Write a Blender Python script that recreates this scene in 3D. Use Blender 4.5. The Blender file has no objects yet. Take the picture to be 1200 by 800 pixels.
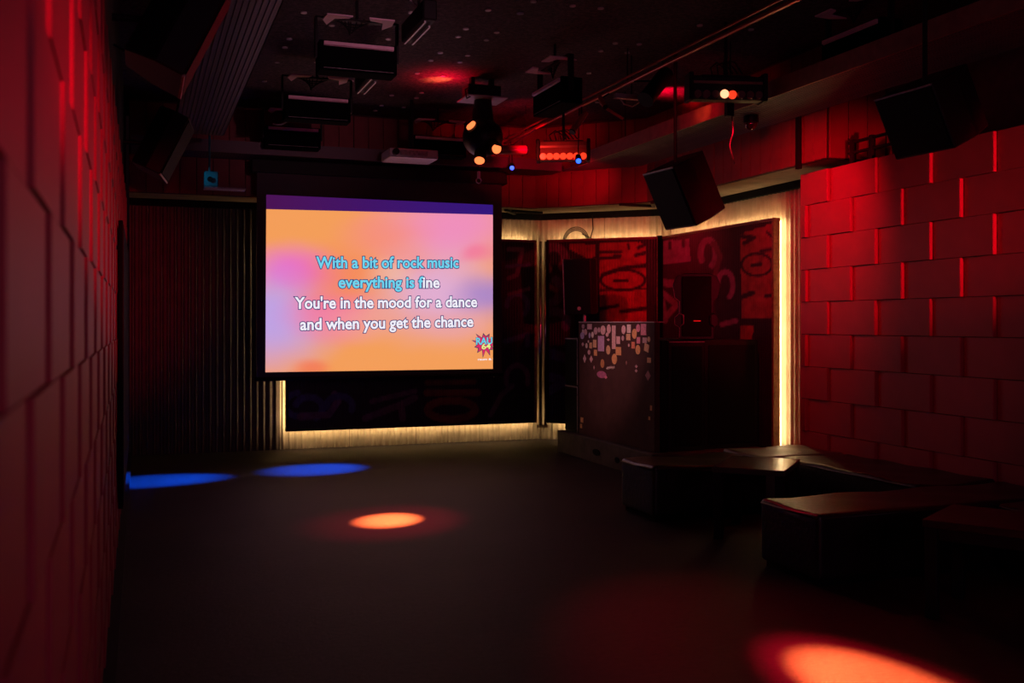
import bpy, bmesh, math, random
from mathutils import Vector, Matrix, Euler
random.seed(7)
SC = bpy.context.scene
COL = SC.collection
R = math.radians

# ------------------------------------------------------------------ camera, world, exposure
CAM_H = 1.5; F_PX = 1190.0; YAW = 20.08; HOR = 378.0
cd = bpy.data.cameras.new('camera'); cam = bpy.data.objects.new('camera', cd); COL.objects.link(cam)
cam.location = (0, 0, CAM_H); cam.rotation_euler = (R(90), 0, R(-YAW))
cd.sensor_width = 36; cd.lens = F_PX/1200*36; cd.shift_y = -(400-HOR)/1200
cd.clip_start = 0.05
cd.dof.use_dof = True; cd.dof.focus_distance = 9.5; cd.dof.aperture_fstop = 2.8
SC.camera = cam
w = bpy.data.worlds.new('night'); SC.world = w; w.use_nodes = True
w.node_tree.nodes['Background'].inputs[0].default_value = (0.012, 0.003, 0.005, 1)
w.node_tree.nodes['Background'].inputs[1].default_value = 0.2
SC.view_settings.view_transform = 'Standard'
try: SC.view_settings.look = 'None'
except Exception: pass
SC.view_settings.gamma = 1; SC.view_settings.exposure = 0
SC.view_settings.use_curve_mapping = False
SC.cycles.use_denoising = True
SC.cycles.max_bounces = 6
SC.cycles.sample_clamp_indirect = 3

def area(name, loc, aim, sx, sy, col, power, spread=180):
    l = bpy.data.lights.new(name, 'AREA'); l.shape = 'RECTANGLE'; l.size = sx; l.size_y = sy
    l.color = col; l.energy = power; l.spread = R(spread)
    o = bpy.data.objects.new(name, l); COL.objects.link(o); o.location = loc
    o.rotation_euler = (Vector(aim)-Vector(loc)).to_track_quat('-Z', 'Y').to_euler(); return o
def spot(name, loc, aim, ang, col, power, blend=0.5, rad=0.03):
    l = bpy.data.lights.new(name, 'SPOT'); l.spot_size = R(ang); l.spot_blend = blend
    l.color = col; l.energy = power; l.shadow_soft_size = rad
    o = bpy.data.objects.new(name, l); COL.objects.link(o); o.location = loc
    o.rotation_euler = (Vector(aim)-Vector(loc)).to_track_quat('-Z', 'Y').to_euler(); return o

RED = (1, 0.0, 0.03); HOT = (1, 0.14, 0.035); BLU = (0.0, 0.09, 1)
# beams that end as pools on the floor and ceiling
spot('beam_floor_centre', (3.02, 9.24, 2.95), (1.77, 7.58, 0), 9.3, HOT, 23000, 1.0, 0.01)
spot('beam_floor_centre_halo', (3.02, 9.22, 2.95), (1.77, 7.6, 0), 22, (1, 0.0, 0.06), 420, 1)
spot('beam_floor_front', (3.28, 9.02, 3.16), (2.86, 3.36, 0), 6.2, HOT, 46000, 0.8, 0.02)
spot('beam_floor_front_halo', (3.28, 9.02, 3.16), (2.85, 3.38, 0), 8.4, RED, 7500, 1)
spot('beam_floor_front_spill', (3.28, 9.02, 3.16), (2.75, 3.8, 0), 24, RED, 170, 1)
spot('beam_ceiling', (2.92, 9.50, 3.62), (2.77, 9.66, 3.9), 42, (1, 0.2, 0.06), 70, 1)
spot('beam_ceiling_halo', (2.80, 9.58, 3.66), (2.80, 9.60, 3.9), 160, RED, 24, 1)
spot('beam_blue_near_screen', (4.0, 10.98, 3.2), (1.70, 10.45, 0), 14.5, BLU, 13000, 1)
spot('beam_blue_by_wall', (4.72, 10.66, 3.28), (0.16, 10.22, 0), 10, BLU, 32000, 1)
# red washes, several from unseen lamps, and added pink spots
spot('wash_right_wall', (4.4, 6.9, 3.1), (5.59, 7.6, 2.3), 92, RED, 105, 1, 0.05)
spot('wash_right_wall_far', (3.2, 4.5, 2.7), (5.59, 6.3, 1.5), 54, RED, 20, 1, 0.05)
spot('wash_slits', (5.0, 0.6, 2.5), (5.60, 6.5, 2.3), 21, RED, 1600, 1, 0.03)
spot('wash_left_wall', (2.6, 8.0, 3.0), (-0.13, 3.9, 2.3), 44, RED, 75, 1, 0.08)
spot('wash_left_slits', (0.25, -0.6, 2.1), (-0.16, 6.0, 2.0), 15, RED, 650, 1, 0.04)
spot('wash_panels', (3.95, 9.15, 3.1), (5.75, 10.4, 2.0), 62, RED, 85, 1, 0.05)
spot('wash_fascia', (4.5, 9.9, 3.1), (5.02, 11.2, 3.25), 44, RED, 55, 1, 0.05)
spot('wash_ceiling_end', (3.9, 9.7, 3.32), (4.2, 11.2, 3.85), 75, RED, 60, 1, 0.05)
spot('glow_on_led_bar', (3.42, 8.90, 3.22), (3.78, 9.28, 3.10), 70, (1, 0.04, 0.03), 22, 1, 0.02)  # added spot for the red glow on the bar body
spot('pink_on_box_lights', (2.0, 2.0, 2.6), (1.7, 8.8, 3.62), 18, (1.0, 0.40, 0.55), 190, 1, 0.05)  # added spot that lifts the pale strips, no fixture
spot('wash_tray_spot', (4.33, 7.60, 3.37), (4.72, 7.93, 3.385), 32, HOT, 9, 1, 0.01)
spot('wash_tray', (4.15, 7.45, 3.37), (4.73, 8.2, 3.36), 90, RED, 12, 1, 0.03)
spot('wash_ceiling_streak', (5.0, 9.3, 3.62), (5.16, 9.35, 3.9), 90, RED, 60, 1, 0.02)
spot('pink_on_booth', (1.8, 7.2, 3.2), (4.64, 9.55, 1.15), 20, (1.0, 0.40, 0.36), 300, 1, 0.05)  # added spot that brightens the stickers, no fixture
# weak pink fill added at the camera's end of the room, source unseen
area('pink_fill_light', (2.2, -2.2, 2.1), (2.4, 8.0, 1.4), 2.4, 1.4, (1.0, 0.34, 0.62), 17)
spot('mauve_wash_left_wall', (2.6, 0.3, 2.4), (-0.14, 2.4, 1.6), 46, (1.0, 0.34, 0.50), 13, 1, 0.2)  # added mauve fill without a fixture of its own

# ------------------------------------------------------------------ maths between photo and room
SN, CS = math.sin(R(YAW)), math.cos(R(YAW))
def ray(px, py):
    k = (px-600)/F_PX
    return Vector((SN+CS*k, CS-SN*k, -(py-HOR)/F_PX))
def on_x(px, py, x): d = ray(px, py); t = x/d.x; return Vector((x, d.y*t, CAM_H+d.z*t))
def on_y(px, py, y): d = ray(px, py); t = y/d.y; return Vector((d.x*t, y, CAM_H+d.z*t))
def on_z(px, py, z): d = ray(px, py); t = (z-CAM_H)/d.z; return Vector((d.x*t, d.y*t, z))
def pix(p):
    D = p[0]*SN+p[1]*CS; X = p[0]*CS-p[1]*SN
    return 600+F_PX*X/D, HOR-F_PX*(p[2]-CAM_H)/D

# ------------------------------------------------------------------ materials
def mat(name, col, rough=0.6, metal=0.0, spec=0.5, noise=0.0, nscale=12, bump=0.0, bscale=60, emit=None, estr=0):
    m = bpy.data.materials.new(name); m.use_nodes = True; nt = m.node_tree; N = nt.nodes; L = nt.links
    b = N['Principled BSDF']; b.inputs['Roughness'].default_value = rough; b.inputs['Metallic'].default_value = metal
    b.inputs['Specular IOR Level'].default_value = spec
    c = (col[0], col[1], col[2], 1); b.inputs['Base Color'].default_value = c
    tc = N.new('ShaderNodeTexCoord')
    if noise:
        n = N.new('ShaderNodeTexNoise'); n.inputs['Scale'].default_value = nscale; n.inputs['Detail'].default_value = 6
        L.new(tc.outputs['Object'], n.inputs['Vector'])
        r = N.new('ShaderNodeValToRGB'); r.color_ramp.elements[0].position = 0.3; r.color_ramp.elements[1].position = 0.7
        lo, hi = 1-noise, 1+noise
        r.color_ramp.elements[0].color = (col[0]*lo, col[1]*lo, col[2]*lo, 1)
        r.color_ramp.elements[1].color = (min(1, col[0]*hi), min(1, col[1]*hi), min(1, col[2]*hi), 1)
        L.new(n.outputs['Fac'], r.inputs[0]); L.new(r.outputs[0], b.inputs['Base Color'])
    if bump:
        n2 = N.new('ShaderNodeTexNoise'); n2.inputs['Scale'].default_value = bscale; n2.inputs['Detail'].default_value = 4
        L.new(tc.outputs['Object'], n2.inputs['Vector'])
        bp = N.new('ShaderNodeBump'); bp.inputs['Strength'].default_value = bump; bp.inputs['Distance'].default_value = 0.01
        L.new(n2.outputs['Fac'], bp.inputs['Height']); L.new(bp.outputs['Normal'], b.inputs['Normal'])
    if emit:
        b.inputs['Emission Color'].default_value = (*emit, 1); b.inputs['Emission Strength'].default_value = estr
    return m
M_TILE = mat('red_painted_tile', (0.38, 0.04, 0.07), 0.55, noise=0.12, nscale=3, bump=0.15, bscale=45)
M_GROUT = mat('dark_joint', (0.05, 0.012, 0.014), 0.8, noise=0.2)
M_PLASTER = mat('dark_plaster', (0.016, 0.009, 0.010), 0.9, noise=0.3, bump=0.3)
M_REDWALL = mat('red_upper_wall', (0.16, 0.03, 0.03), 0.7, noise=0.2)
M_SHEET = mat('galvanised_sheet', (0.40, 0.32, 0.21), 0.5, metal=0.0, noise=0.22, nscale=5, bump=0.1)
M_BLACK = mat('black_paint', (0.009, 0.008, 0.0085), 0.6, spec=0.25, noise=0.2)
M_MATTE = mat('matte_black', (0.005, 0.005, 0.0055), 0.8, spec=0.15, noise=0.2)
M_VELVET = mat('flat_black_metal', (0.004, 0.004, 0.0045), 0.9, spec=0.02, noise=0.1)
M_GRILLE = mat('speaker_grille', (0.006, 0.005, 0.006), 0.7, metal=0.0, spec=0.12, bump=0.5, bscale=300)
M_PLAST = mat('black_plastic', (0.008, 0.007, 0.0085), 0.42, spec=0.3, noise=0.1, bump=0.12, bscale=200)
M_PALE = mat('pale_highlight', (0.32, 0.27, 0.30), 0.5, noise=0.4, nscale=40)  # pale tone for some parts and for highlights painted along edges
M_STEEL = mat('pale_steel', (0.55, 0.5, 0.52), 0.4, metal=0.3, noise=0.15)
M_STRIP = mat('pink_lit_reflector', (0.85, 0.55, 0.66), 0.5, noise=0.1)  # pink light on strips and plates is put into this colour
M_CHROME = mat('polished_steel', (0.7, 0.68, 0.7), 0.18, metal=1.0, noise=0.1)
M_LEATH = mat('black_leatherette', (0.014, 0.010, 0.011), 0.36, noise=0.3, nscale=6, bump=0.35, bscale=30)
M_GLEAM = mat('gold_lit_vinyl', (0.14, 0.11, 0.085), 0.4, noise=0.2)  # lighter bench colour with the gold LED light painted in
M_TABLE = mat('gold_lit_table_top', (0.075, 0.06, 0.05), 0.25, noise=0.25, nscale=4)  # raised warm colour, the gold gleam is painted into this top
M_BOOTH = mat('booth_board', (0.07, 0.032, 0.034), 0.7, spec=0.15, noise=0.15, nscale=8, bump=0.1)
M_PLINTH = mat('plinth_board', (0.07, 0.05, 0.05), 0.7, noise=0.4, nscale=7)
M_BOARD = mat('fascia_board', (0.20, 0.022, 0.024), 0.6, noise=0.25, nscale=4)
M_SOFFIT = mat('soffit_board', (0.30, 0.21, 0.13), 0.7, noise=0.25, nscale=5)
M_FRAME = mat('chipboard_frame', (0.30, 0.20, 0.10), 0.7, noise=0.35, nscale=30)
M_TRAY = None
M_LED = mat('warm_led', (1, 0.8, 0.5), 0.5, emit=(1.0, 0.70, 0.36), estr=24)
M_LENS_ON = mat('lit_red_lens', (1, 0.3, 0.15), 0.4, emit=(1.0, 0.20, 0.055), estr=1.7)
M_LENS_HOT = mat('lit_white_red_lens', (1, 0.5, 0.3), 0.4, emit=(1.0, 0.40, 0.20), estr=2)
M_LENS_MID = mat('dim_red_lens', (1, 0.3, 0.15), 0.25, emit=(1.0, 0.05, 0.015), estr=1.0)
M_LENS_OFF = mat('unlit_lens', (0.18, 0.10, 0.11), 0.1, spec=0.8, noise=0.2)
M_LENS_BLUE = mat('lit_blue_lens', (0.2, 0.3, 1), 0.4, emit=(0.02, 0.09, 1.0), estr=3)
M_TEAL = mat('teal_lit_metal', (0.02, 0.22, 0.28), 0.5, noise=0.2)  # cyan light on the fixture is put into its base colour
M_SHEET_DARK = mat('dark_sheet', (0.085, 0.060, 0.048), 0.5, spec=0.3, noise=0.25, nscale=5)  # darker brown tone for the sheets at the left end
M_CABLE = mat('black_rubber', (0.006, 0.006, 0.006), 0.7, spec=0.2, noise=0.1)

def floor_mat():
    m = mat('club_floor', (0.06, 0.045, 0.047), 0.6); nt = m.node_tree; N = nt.nodes; L = nt.links; b = N['Principled BSDF']
    b.inputs['Specular IOR Level'].default_value = 0.3
    tc = N.new('ShaderNodeTexCoord')
    n = N.new('ShaderNodeTexNoise'); n.inputs['Scale'].default_value = 30; n.inputs['Detail'].default_value = 8; n.inputs['Roughness'].default_value = 0.75
    L.new(tc.outputs['Object'], n.inputs['Vector'])
    n3 = N.new('ShaderNodeTexNoise'); n3.inputs['Scale'].default_value = 0.8; n3.inputs['Detail'].default_value = 5
    L.new(tc.outputs['Object'], n3.inputs['Vector'])
    mx = N.new('ShaderNodeMath'); mx.operation = 'MULTIPLY'; L.new(n.outputs['Fac'], mx.inputs[0]); L.new(n3.outputs['Fac'], mx.inputs[1])
    r = N.new('ShaderNodeValToRGB'); r.color_ramp.elements[0].position = 0.14; r.color_ramp.elements[1].position = 0.40
    r.color_ramp.elements[0].color = (0.012, 0.006, 0.008, 1); r.color_ramp.elements[1].color = (0.050, 0.026, 0.030, 1)
    L.new(mx.outputs[0], r.inputs[0]); L.new(r.outputs[0], b.inputs['Base Color'])
    bp = N.new('ShaderNodeBump'); bp.inputs['Strength'].default_value = 0.5; bp.inputs['Distance'].default_value = 0.01
    L.new(n.outputs['Fac'], bp.inputs['Height']); L.new(bp.outputs['Normal'], b.inputs['Normal'])
    return m
def ceiling_mat():
    m = mat('speckled_black_ceiling', (0.05, 0.03, 0.03), 0.8); nt = m.node_tree; N = nt.nodes; L = nt.links; b = N['Principled BSDF']
    tc = N.new('ShaderNodeTexCoord')
    n = N.new('ShaderNodeTexNoise'); n.inputs['Scale'].default_value = 28; n.inputs['Detail'].default_value = 6; n.inputs['Roughness'].default_value = 0.8
    L.new(tc.outputs['Object'], n.inputs['Vector'])
    r = N.new('ShaderNodeValToRGB'); r.color_ramp.elements[0].position = 0.42; r.color_ramp.elements[1].position = 0.68
    r.color_ramp.elements[0].color = (0.012, 0.007, 0.008, 1); r.color_ramp.elements[1].color = (0.14, 0.09, 0.095, 1)
    L.new(n.outputs['Fac'], r.inputs[0]); L.new(r.outputs[0], b.inputs['Base Color'])
    bp = N.new('ShaderNodeBump'); bp.inputs['Strength'].default_value = 0.7; bp.inputs['Distance'].default_value = 0.02
    L.new(n.outputs['Fac'], bp.inputs['Height']); L.new(bp.outputs['Normal'], b.inputs['Normal'])
    return m
def tray_mat():
    m = mat('perforated_metal', (0.14, 0.11, 0.10), 0.5); nt = m.node_tree; N = nt.nodes; L = nt.links; b = N['Principled BSDF']
    tc = N.new('ShaderNodeTexCoord')
    v = N.new('ShaderNodeTexVoronoi'); v.inputs['Scale'].default_value = 33; v.inputs['Randomness'].default_value = 0.0
    L.new(tc.outputs['Object'], v.inputs['Vector'])
    r = N.new('ShaderNodeValToRGB'); r.color_ramp.elements[0].position = 0.30; r.color_ramp.elements[1].position = 0.36
    r.color_ramp.elements[0].color = (0.015, 0.01, 0.01, 1); r.color_ramp.elements[1].color = (0.105, 0.068, 0.08, 1)
    L.new(v.outputs['Distance'], r.inputs[0]); L.new(r.outputs[0], b.inputs['Base Color'])
    return m
def screen_mat():
    m = bpy.data.materials.new('projected_picture'); m.use_nodes = True; nt = m.node_tree; N = nt.nodes; L = nt.links
    b = N['Principled BSDF']; b.inputs['Roughness'].default_value = 0.8; b.inputs['Base Color'].default_value = (0.1, 0.1, 0.1, 1)
    uv = N.new('ShaderNodeUVMap'); uv.uv_map = 'UVMap'
    cur = None
    # soft colour clouds: (u, v, radius_u, radius_v, colour, amount)
    blobs = [(0.12, 0.62, 0.22, 0.20, (0.80, 0.13, 0.62), 0.9), (0.02, 0.33, 0.30, 0.38, (0.50, 0.36, 0.80), 0.95),
             (0.28, 0.36, 0.24, 0.20, (0.90, 0.17, 0.38), 0.8), (0.30, 0.60, 0.22, 0.24, (0.92, 0.20, 0.10), 0.55),
             (0.80, 0.92, 0.40, 0.34, (0.86, 0.27, 0.52), 0.95), (0.50, 0.85, 0.25, 0.22, (0.92, 0.26, 0.20), 0.7), (0.74, 0.50, 0.36, 0.38, (0.74, 0.42, 0.66), 0.95),
             (1.0, 0.47, 0.24, 0.16, (0.33, 0.22, 0.62), 0.8), (0.60, 0.72, 0.20, 0.14, (0.90, 0.30, 0.26), 0.5),
             (0.52, 0.62, 0.14, 0.12, (0.86, 0.52, 0.40), 0.5), (0.93, 0.75, 0.10, 0.08, (0.90, 0.14, 0.30), 0.6),
             (0.18, 0.01, 0.10, 0.08, (0.90, 0.16, 0.08), 0.7), (0.42, 0.30, 0.24, 0.14, (0.86, 0.36, 0.34), 0.5),
             (0.75, 0.30, 0.25, 0.14, (0.82, 0.34, 0.34), 0.5)]
    base = N.new('ShaderNodeRGB'); base.outputs[0].default_value = (0.90, 0.34, 0.10, 1); cur = base.outputs[0]
    nz = N.new('ShaderNodeTexNoise'); nz.inputs['Scale'].default_value = 2.5; L.new(uv.outputs[0], nz.inputs['Vector'])
    sb = N.new('ShaderNodeVectorMath'); sb.operation = 'MULTIPLY_ADD'
    L.new(nz.outputs['Color'], sb.inputs[0]); sb.inputs[1].default_value = (0.16, 0.16, 0); L.new(uv.outputs[0], sb.inputs[2])
    for (u, v, ru, rv, c, a) in blobs:
        mp = N.new('ShaderNodeVectorMath'); mp.operation = 'SUBTRACT'; L.new(sb.outputs[0], mp.inputs[0]); mp.inputs[1].default_value = (u+0.08, v+0.08, 0)
        sc = N.new('ShaderNodeVectorMath'); sc.operation = 'MULTIPLY'; L.new(mp.outputs[0], sc.inputs[0]); sc.inputs[1].default_value = (1/ru, 1/rv, 0)
        ln = N.new('ShaderNodeVectorMath'); ln.operation = 'LENGTH'; L.new(sc.outputs[0], ln.inputs[0])
        mr = N.new('ShaderNodeMapRange'); mr.interpolation_type = 'SMOOTHERSTEP'; L.new(ln.outputs['Value'], mr.inputs[0])
        mr.inputs[1].default_value = 1.25; mr.inputs[2].default_value = 0.0; mr.inputs[3].default_value = 0; mr.inputs[4].default_value = a
        mx = N.new('ShaderNodeMix'); mx.data_type = 'RGBA'; L.new(mr.outputs[0], mx.inputs[0]); L.new(cur, mx.inputs[6]); mx.inputs[7].default_value = (*c, 1)
        cur = mx.outputs[2]
    L.new(cur, b.inputs['Emission Color']); b.inputs['Emission Strength'].default_value = 1.0
    return m
def paint_mat():
    m = mat('spray_painted_sheet', (0.1, 0.1, 0.1), 0.42); nt = m.node_tree; N = nt.nodes; L = nt.links; b = N['Principled BSDF']
    a = N.new('ShaderNodeVertexColor'); a.layer_name = 'paint'
    n = N.new('ShaderNodeTexNoise'); n.inputs['Scale'].default_value = 9; n.inputs['Detail'].default_value = 5
    tc = N.new('ShaderNodeTexCoord'); L.new(tc.outputs['Object'], n.inputs['Vector'])
    mr = N.new('ShaderNodeMapRange'); mr.inputs[1].default_value = 0.3; mr.inputs[2].default_value = 0.7; mr.inputs[3].default_value = 0.6; mr.inputs[4].default_value = 1.15
    L.new(n.outputs['Fac'], mr.inputs[0])
    v = N.new('ShaderNodeVectorMath'); v.operation = 'SCALE'; L.new(a.outputs[0], v.inputs[0]); L.new(mr.outputs[0], v.inputs['Scale'])
    L.new(v.outputs[0], b.inputs['Base Color']); return m
M_FLOOR = floor_mat(); M_CEIL = ceiling_mat(); M_TRAY = tray_mat(); M_PIC = screen_mat(); M_PAINT = paint_mat()

# ------------------------------------------------------------------ helpers
def tag(o, label=None, cat=None, group=None, kind=None):
    if label: o['label'] = label
    if cat: o['category'] = cat
    if group: o['group'] = group
    if kind: o['kind'] = kind
    return o
def basis(o):
    m = o.matrix_basis.copy()
    while o.parent: o = o.parent; m = o.matrix_basis @ m
    return m
def link(name, bm, m, parent=None, origin=None, smooth=False, local=False):
    """bm in room coordinates (or local=True: in the parent's) becomes one mesh object"""
    me = bpy.data.meshes.new(name); o = bpy.data.objects.new(name, me); COL.objects.link(o)
    if parent:
        o.parent = parent
        if not local: bmesh.ops.transform(bm, matrix=basis(parent).inverted(), verts=bm.verts)
    elif origin is not None:
        bmesh.ops.translate(bm, vec=-Vector(origin), verts=bm.verts); o.location = origin
    bmesh.ops.recalc_face_normals(bm, faces=bm.faces)
    bm.to_mesh(me); bm.free()
    for mm in (m if isinstance(m, (list, tuple)) else [m]): me.materials.append(mm)
    if smooth:
        for p in me.polygons: p.use_smooth = True
    return o
def empty(name, loc, rot=(0, 0, 0)):
    o = bpy.data.objects.new(name, None); COL.objects.link(o); o.location = loc; o.rotation_euler = rot; o.empty_display_size = 0.1; return o
def b_box(x0, x1, y0, y1, z0, z1, bev=0, seg=2, bm=None):
    bm = bm or bmesh.new()
    r = bmesh.ops.create_cube(bm, size=1)
    for v in r['verts']:
        v.co = Vector((x0+(v.co.x+.5)*(x1-x0), y0+(v.co.y+.5)*(y1-y0), z0+(v.co.z+.5)*(z1-z0)))
    if bev:
        es = list({e for v in r['verts'] for e in v.link_edges})
        bmesh.ops.bevel(bm, geom=es, offset=bev, segments=seg, affect='EDGES', profile=0.6)
    return bm
def b_cyl(p0, p1, r0, r1=None, seg=20, bm=None, caps=True):
    bm = bm or bmesh.new(); p0 = Vector(p0); p1 = Vector(p1); d = p1-p0
    r = bmesh.ops.create_cone(bm, cap_ends=caps, segments=seg, radius1=r0, radius2=r0 if r1 is None else r1, depth=d.length)
    mt = Matrix.Translation((p0+p1)/2) @ d.to_track_quat('Z', 'Y').to_matrix().to_4x4()
    bmesh.ops.transform(bm, matrix=mt, verts=r['verts']); return bm
def b_tube(pts, rad, seg=8, bm=None):
    bm = bm or bmesh.new(); pts = [Vector(p) for p in pts]; rings = []
    for i, p in enumerate(pts):
        d = (pts[min(i+1, len(pts)-1)]-pts[max(i-1, 0)]).normalized()
        q = d.to_track_quat('Z', 'Y').to_matrix()
        rings.append([bm.verts.new(p+q @ Vector((rad*math.cos(a), rad*math.sin(a), 0))) for a in [2*math.pi*k/seg for k in range(seg)]])
    for a, b in zip(rings, rings[1:]):
        # match nearest start
        off = min(range(seg), key=lambda k: (b[k].co-a[0].co).length)
        for k in range(seg):
            bm.faces.new((a[k], a[(k+1) % seg], b[(k+1+off) % seg], b[(k+off) % seg]))
    bm.faces.new(rings[0]); bm.faces.new(rings[-1]); return bm
def b_prism(poly, y0, y1, bm=None, ax='y'):
    """extrude polygon; ax y: poly is (x,z); ax z: poly is (x,y); ax x: poly is (y,z)"""
    bm = bm or bmesh.new()
    f = {'y': lambda p, t: (p[0], t, p[1]), 'z': lambda p, t: (p[0], p[1], t), 'x': lambda p, t: (t, p[0], p[1])}[ax]
    a = [bm.verts.new(f(p, y0)) for p in poly]; b = [bm.verts.new(f(p, y1)) for p in poly]
    bm.faces.new(a); bm.faces.new(b); n = len(poly)
    for i in range(n): bm.faces.new((a[i], a[(i+1) % n], b[(i+1) % n], b[i]))
    return bm
def sag(p, q, drop, n=12):
    p = Vector(p); q = Vector(q)
    return [p.lerp(q, i/n)-Vector((0, 0, drop*4*(i/n)*(1-i/n))) for i in range(n+1)]

# ------------------------------------------------------------------ setting
Y_BACK = 12.2; CEIL = 3.9; XL = -0.13; XR = 5.59; TILE_TOP = 2.842; ROW = 0.289; TW = 0.61
tag(link('floor', b_box(-0.4, 6.6, -3, 12.6, -0.1, 0), M_FLOOR), kind='structure')
ceil = tag(link('ceiling', b_box(-0.4, 6.6, -3, 12.6, CEIL, CEIL+0.1), M_CEIL), kind='structure')
wl = tag(link('wall_left', b_box(-0.35, -0.162, -3, 12.6, 0, CEIL), M_PLASTER), kind='structure')
wr = tag(link('wall_right', b_box(5.635, 6.1, -3, 7.76, 0, TILE_TOP-0.01), M_GROUT), kind='structure')
tag(link('trim_1', b_box(6.1, 6.2, -3, 8.3, TILE_TOP-0.5, CEIL), M_REDWALL), kind='structure')
tag(link('wall_front', b_box(-0.4, 6.6, -3.1, -3, 0, CEIL), M_PLASTER), kind='structure')
tag(link('baseboard_left', b_box(-0.17, -0.095, -3, 12.15, 0, 0.045), M_BLACK), kind='structure')

# wedge shaped wall tiles: the end nearer the camera stands proud
def tile_mesh(sign, h, ln, t0=0.045):
    """local: tile runs 0..ln in y (away), face towards sign*x"""
    bm = bmesh.new(); t1 = 0.014
    g = 0.003; b = 0.004
    prof = [(0, g), (t0-b, g), (t0, g+b), (t1, ln-g-b), (t1-b, ln-g), (0, ln-g)]
    a = [bm.verts.new((sign*p[0], p[1], g)) for p in prof]; c = [bm.verts.new((sign*p[0], p[1], h-g)) for p in prof]
    bm.faces.new(a); bm.faces.new(c)
    for i in range(len(prof)): bm.faces.new((a[i], a[(i+1) % 6], c[(i+1) % 6], c[i]))
    bmesh.ops.recalc_face_normals(bm, faces=bm.faces)
    me = bpy.data.meshes.new('tile'); bm.to_mesh(me); bm.free(); me.materials.append(M_TILE); return me
def lay_tiles(wall, sign, xbase, yjoint, y0, y1, z_phase, t0, jit):
    cache = {}
    for k in range(10):
        zt = TILE_TOP-k*ROW; zb = max(0.005, zt-ROW); h = zt-zb
        y = yjoint + (0 if (k+z_phase) % 2 == 0 else TW/2)
        while y > y0: y -= TW
        while y < y1:
            a, b = max(y, y0), min(y+TW, y1)
            if b-a > 0.05:
                key = (round(h, 3), round(b-a, 3))
                if key not in cache: cache[key] = tile_mesh(sign, h, b-a, t0)
                o = bpy.data.objects.new('tile', cache[key]); COL.objects.link(o); o.parent = wall
                o.location = (xbase+sign*random.uniform(-jit, jit), a, zb)
            y += TW
lay_tiles(wr, -1, 5.635, 6.725, 2.0, 7.76, 0, 0.042, 0.003)
lay_tiles(wl, 1, -0.162, 1.25, -0.3, 12.0, 0, 0.022, 0.0008)

e = empty('wall_board', (-0.12, 8.5, 0.32)); tag(e, 'tall black board on the far part of the left wall, seen almost edge on', 'board')
link('board', b_box(-0.134, -0.106, 6.9, 10.2, 0.32, 2.15, 0.003, 1), M_MATTE, e)
link('edge_strip', b_box(-0.108, -0.102, 6.894, 6.90, 0.34, 2.12), M_BLACK, e)
# corrugated back wall, three runs
def b_corr(p0, p1, z0, z1, pitch, dep, nrow=1, bm=None):
    bm = bm or bmesh.new(); p0 = Vector((*p0, 0)); p1 = Vector((*p1, 0)); d = p1-p0; L = d.length; d.normalize()
    n = Vector((d.y, -d.x, 0))      # towards the room when the run goes left to right
    nr = max(1, round(L/pitch)); pp = L/nr; pts = []
    for i in range(nr):
        for f, h in ((0.0, 0), (0.28, 0), (0.42, 1), (0.58, 1), (0.86, 0.0))[0:5]:
            pts.append(p0+d*((i+f)*pp)+n*(h*dep))
    pts.append(p1)
    rows = [[bm.verts.new(p+Vector((0, 0, z0+(z1-z0)*r/nrow))) for p in pts] for r in range(nrow+1)]
    for a, b in zip(rows, rows[1:]):
        for i in range(len(pts)-1): bm.faces.new((a[i], a[i+1], b[i+1], b[i]))
    return bm
W_PTS = [(-0.12, Y_BACK), (4.85, Y_BACK), (6.14, 11.08), (6.09, 7.77)]
bw = bmesh.new()
for (a, b) in zip(W_PTS, W_PTS[1:]):
    a = Vector(a); b = Vector(b); d = (b-a).normalized(); n = Vector((-d.y, d.x))
    q = [a+n*0.02, b+n*0.02, b+n*0.16, a+n*0.16]
    b_prism([(p.x, p.y) for p in q], 0, CEIL, bw, 'z')
wb = tag(link('wall_back', bw, M_PLASTER), kind='structure')
for (a, b) in zip(W_PTS, W_PTS[1:]):
    a = Vector(a); b = Vector(b); L = (b-a).length; ns = max(1, round(L/0.85))
    for i in range(ns):
        p = a.lerp(b, i/ns); q = a.lerp(b, (i+1)/ns)
        if i: p = p + (b-a).normalized()*0.004
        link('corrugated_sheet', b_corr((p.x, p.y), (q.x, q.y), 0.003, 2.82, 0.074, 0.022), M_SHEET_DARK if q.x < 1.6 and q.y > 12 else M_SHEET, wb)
# dark capping strip above the sheets
bm = bmesh.new()
for (a, b) in zip(W_PTS, W_PTS[1:]):
    a = Vector(a); b = Vector(b); d = (b-a).normalized(); n = Vector((d.y, -d.x))
    b_prism([tuple(a), tuple(b), tuple(b+n*0.05), tuple(a+n*0.05)], 2.822, 2.90, bm, 'z')
tag(link('trim_2', bm, M_MATTE), kind='structure')

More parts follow.
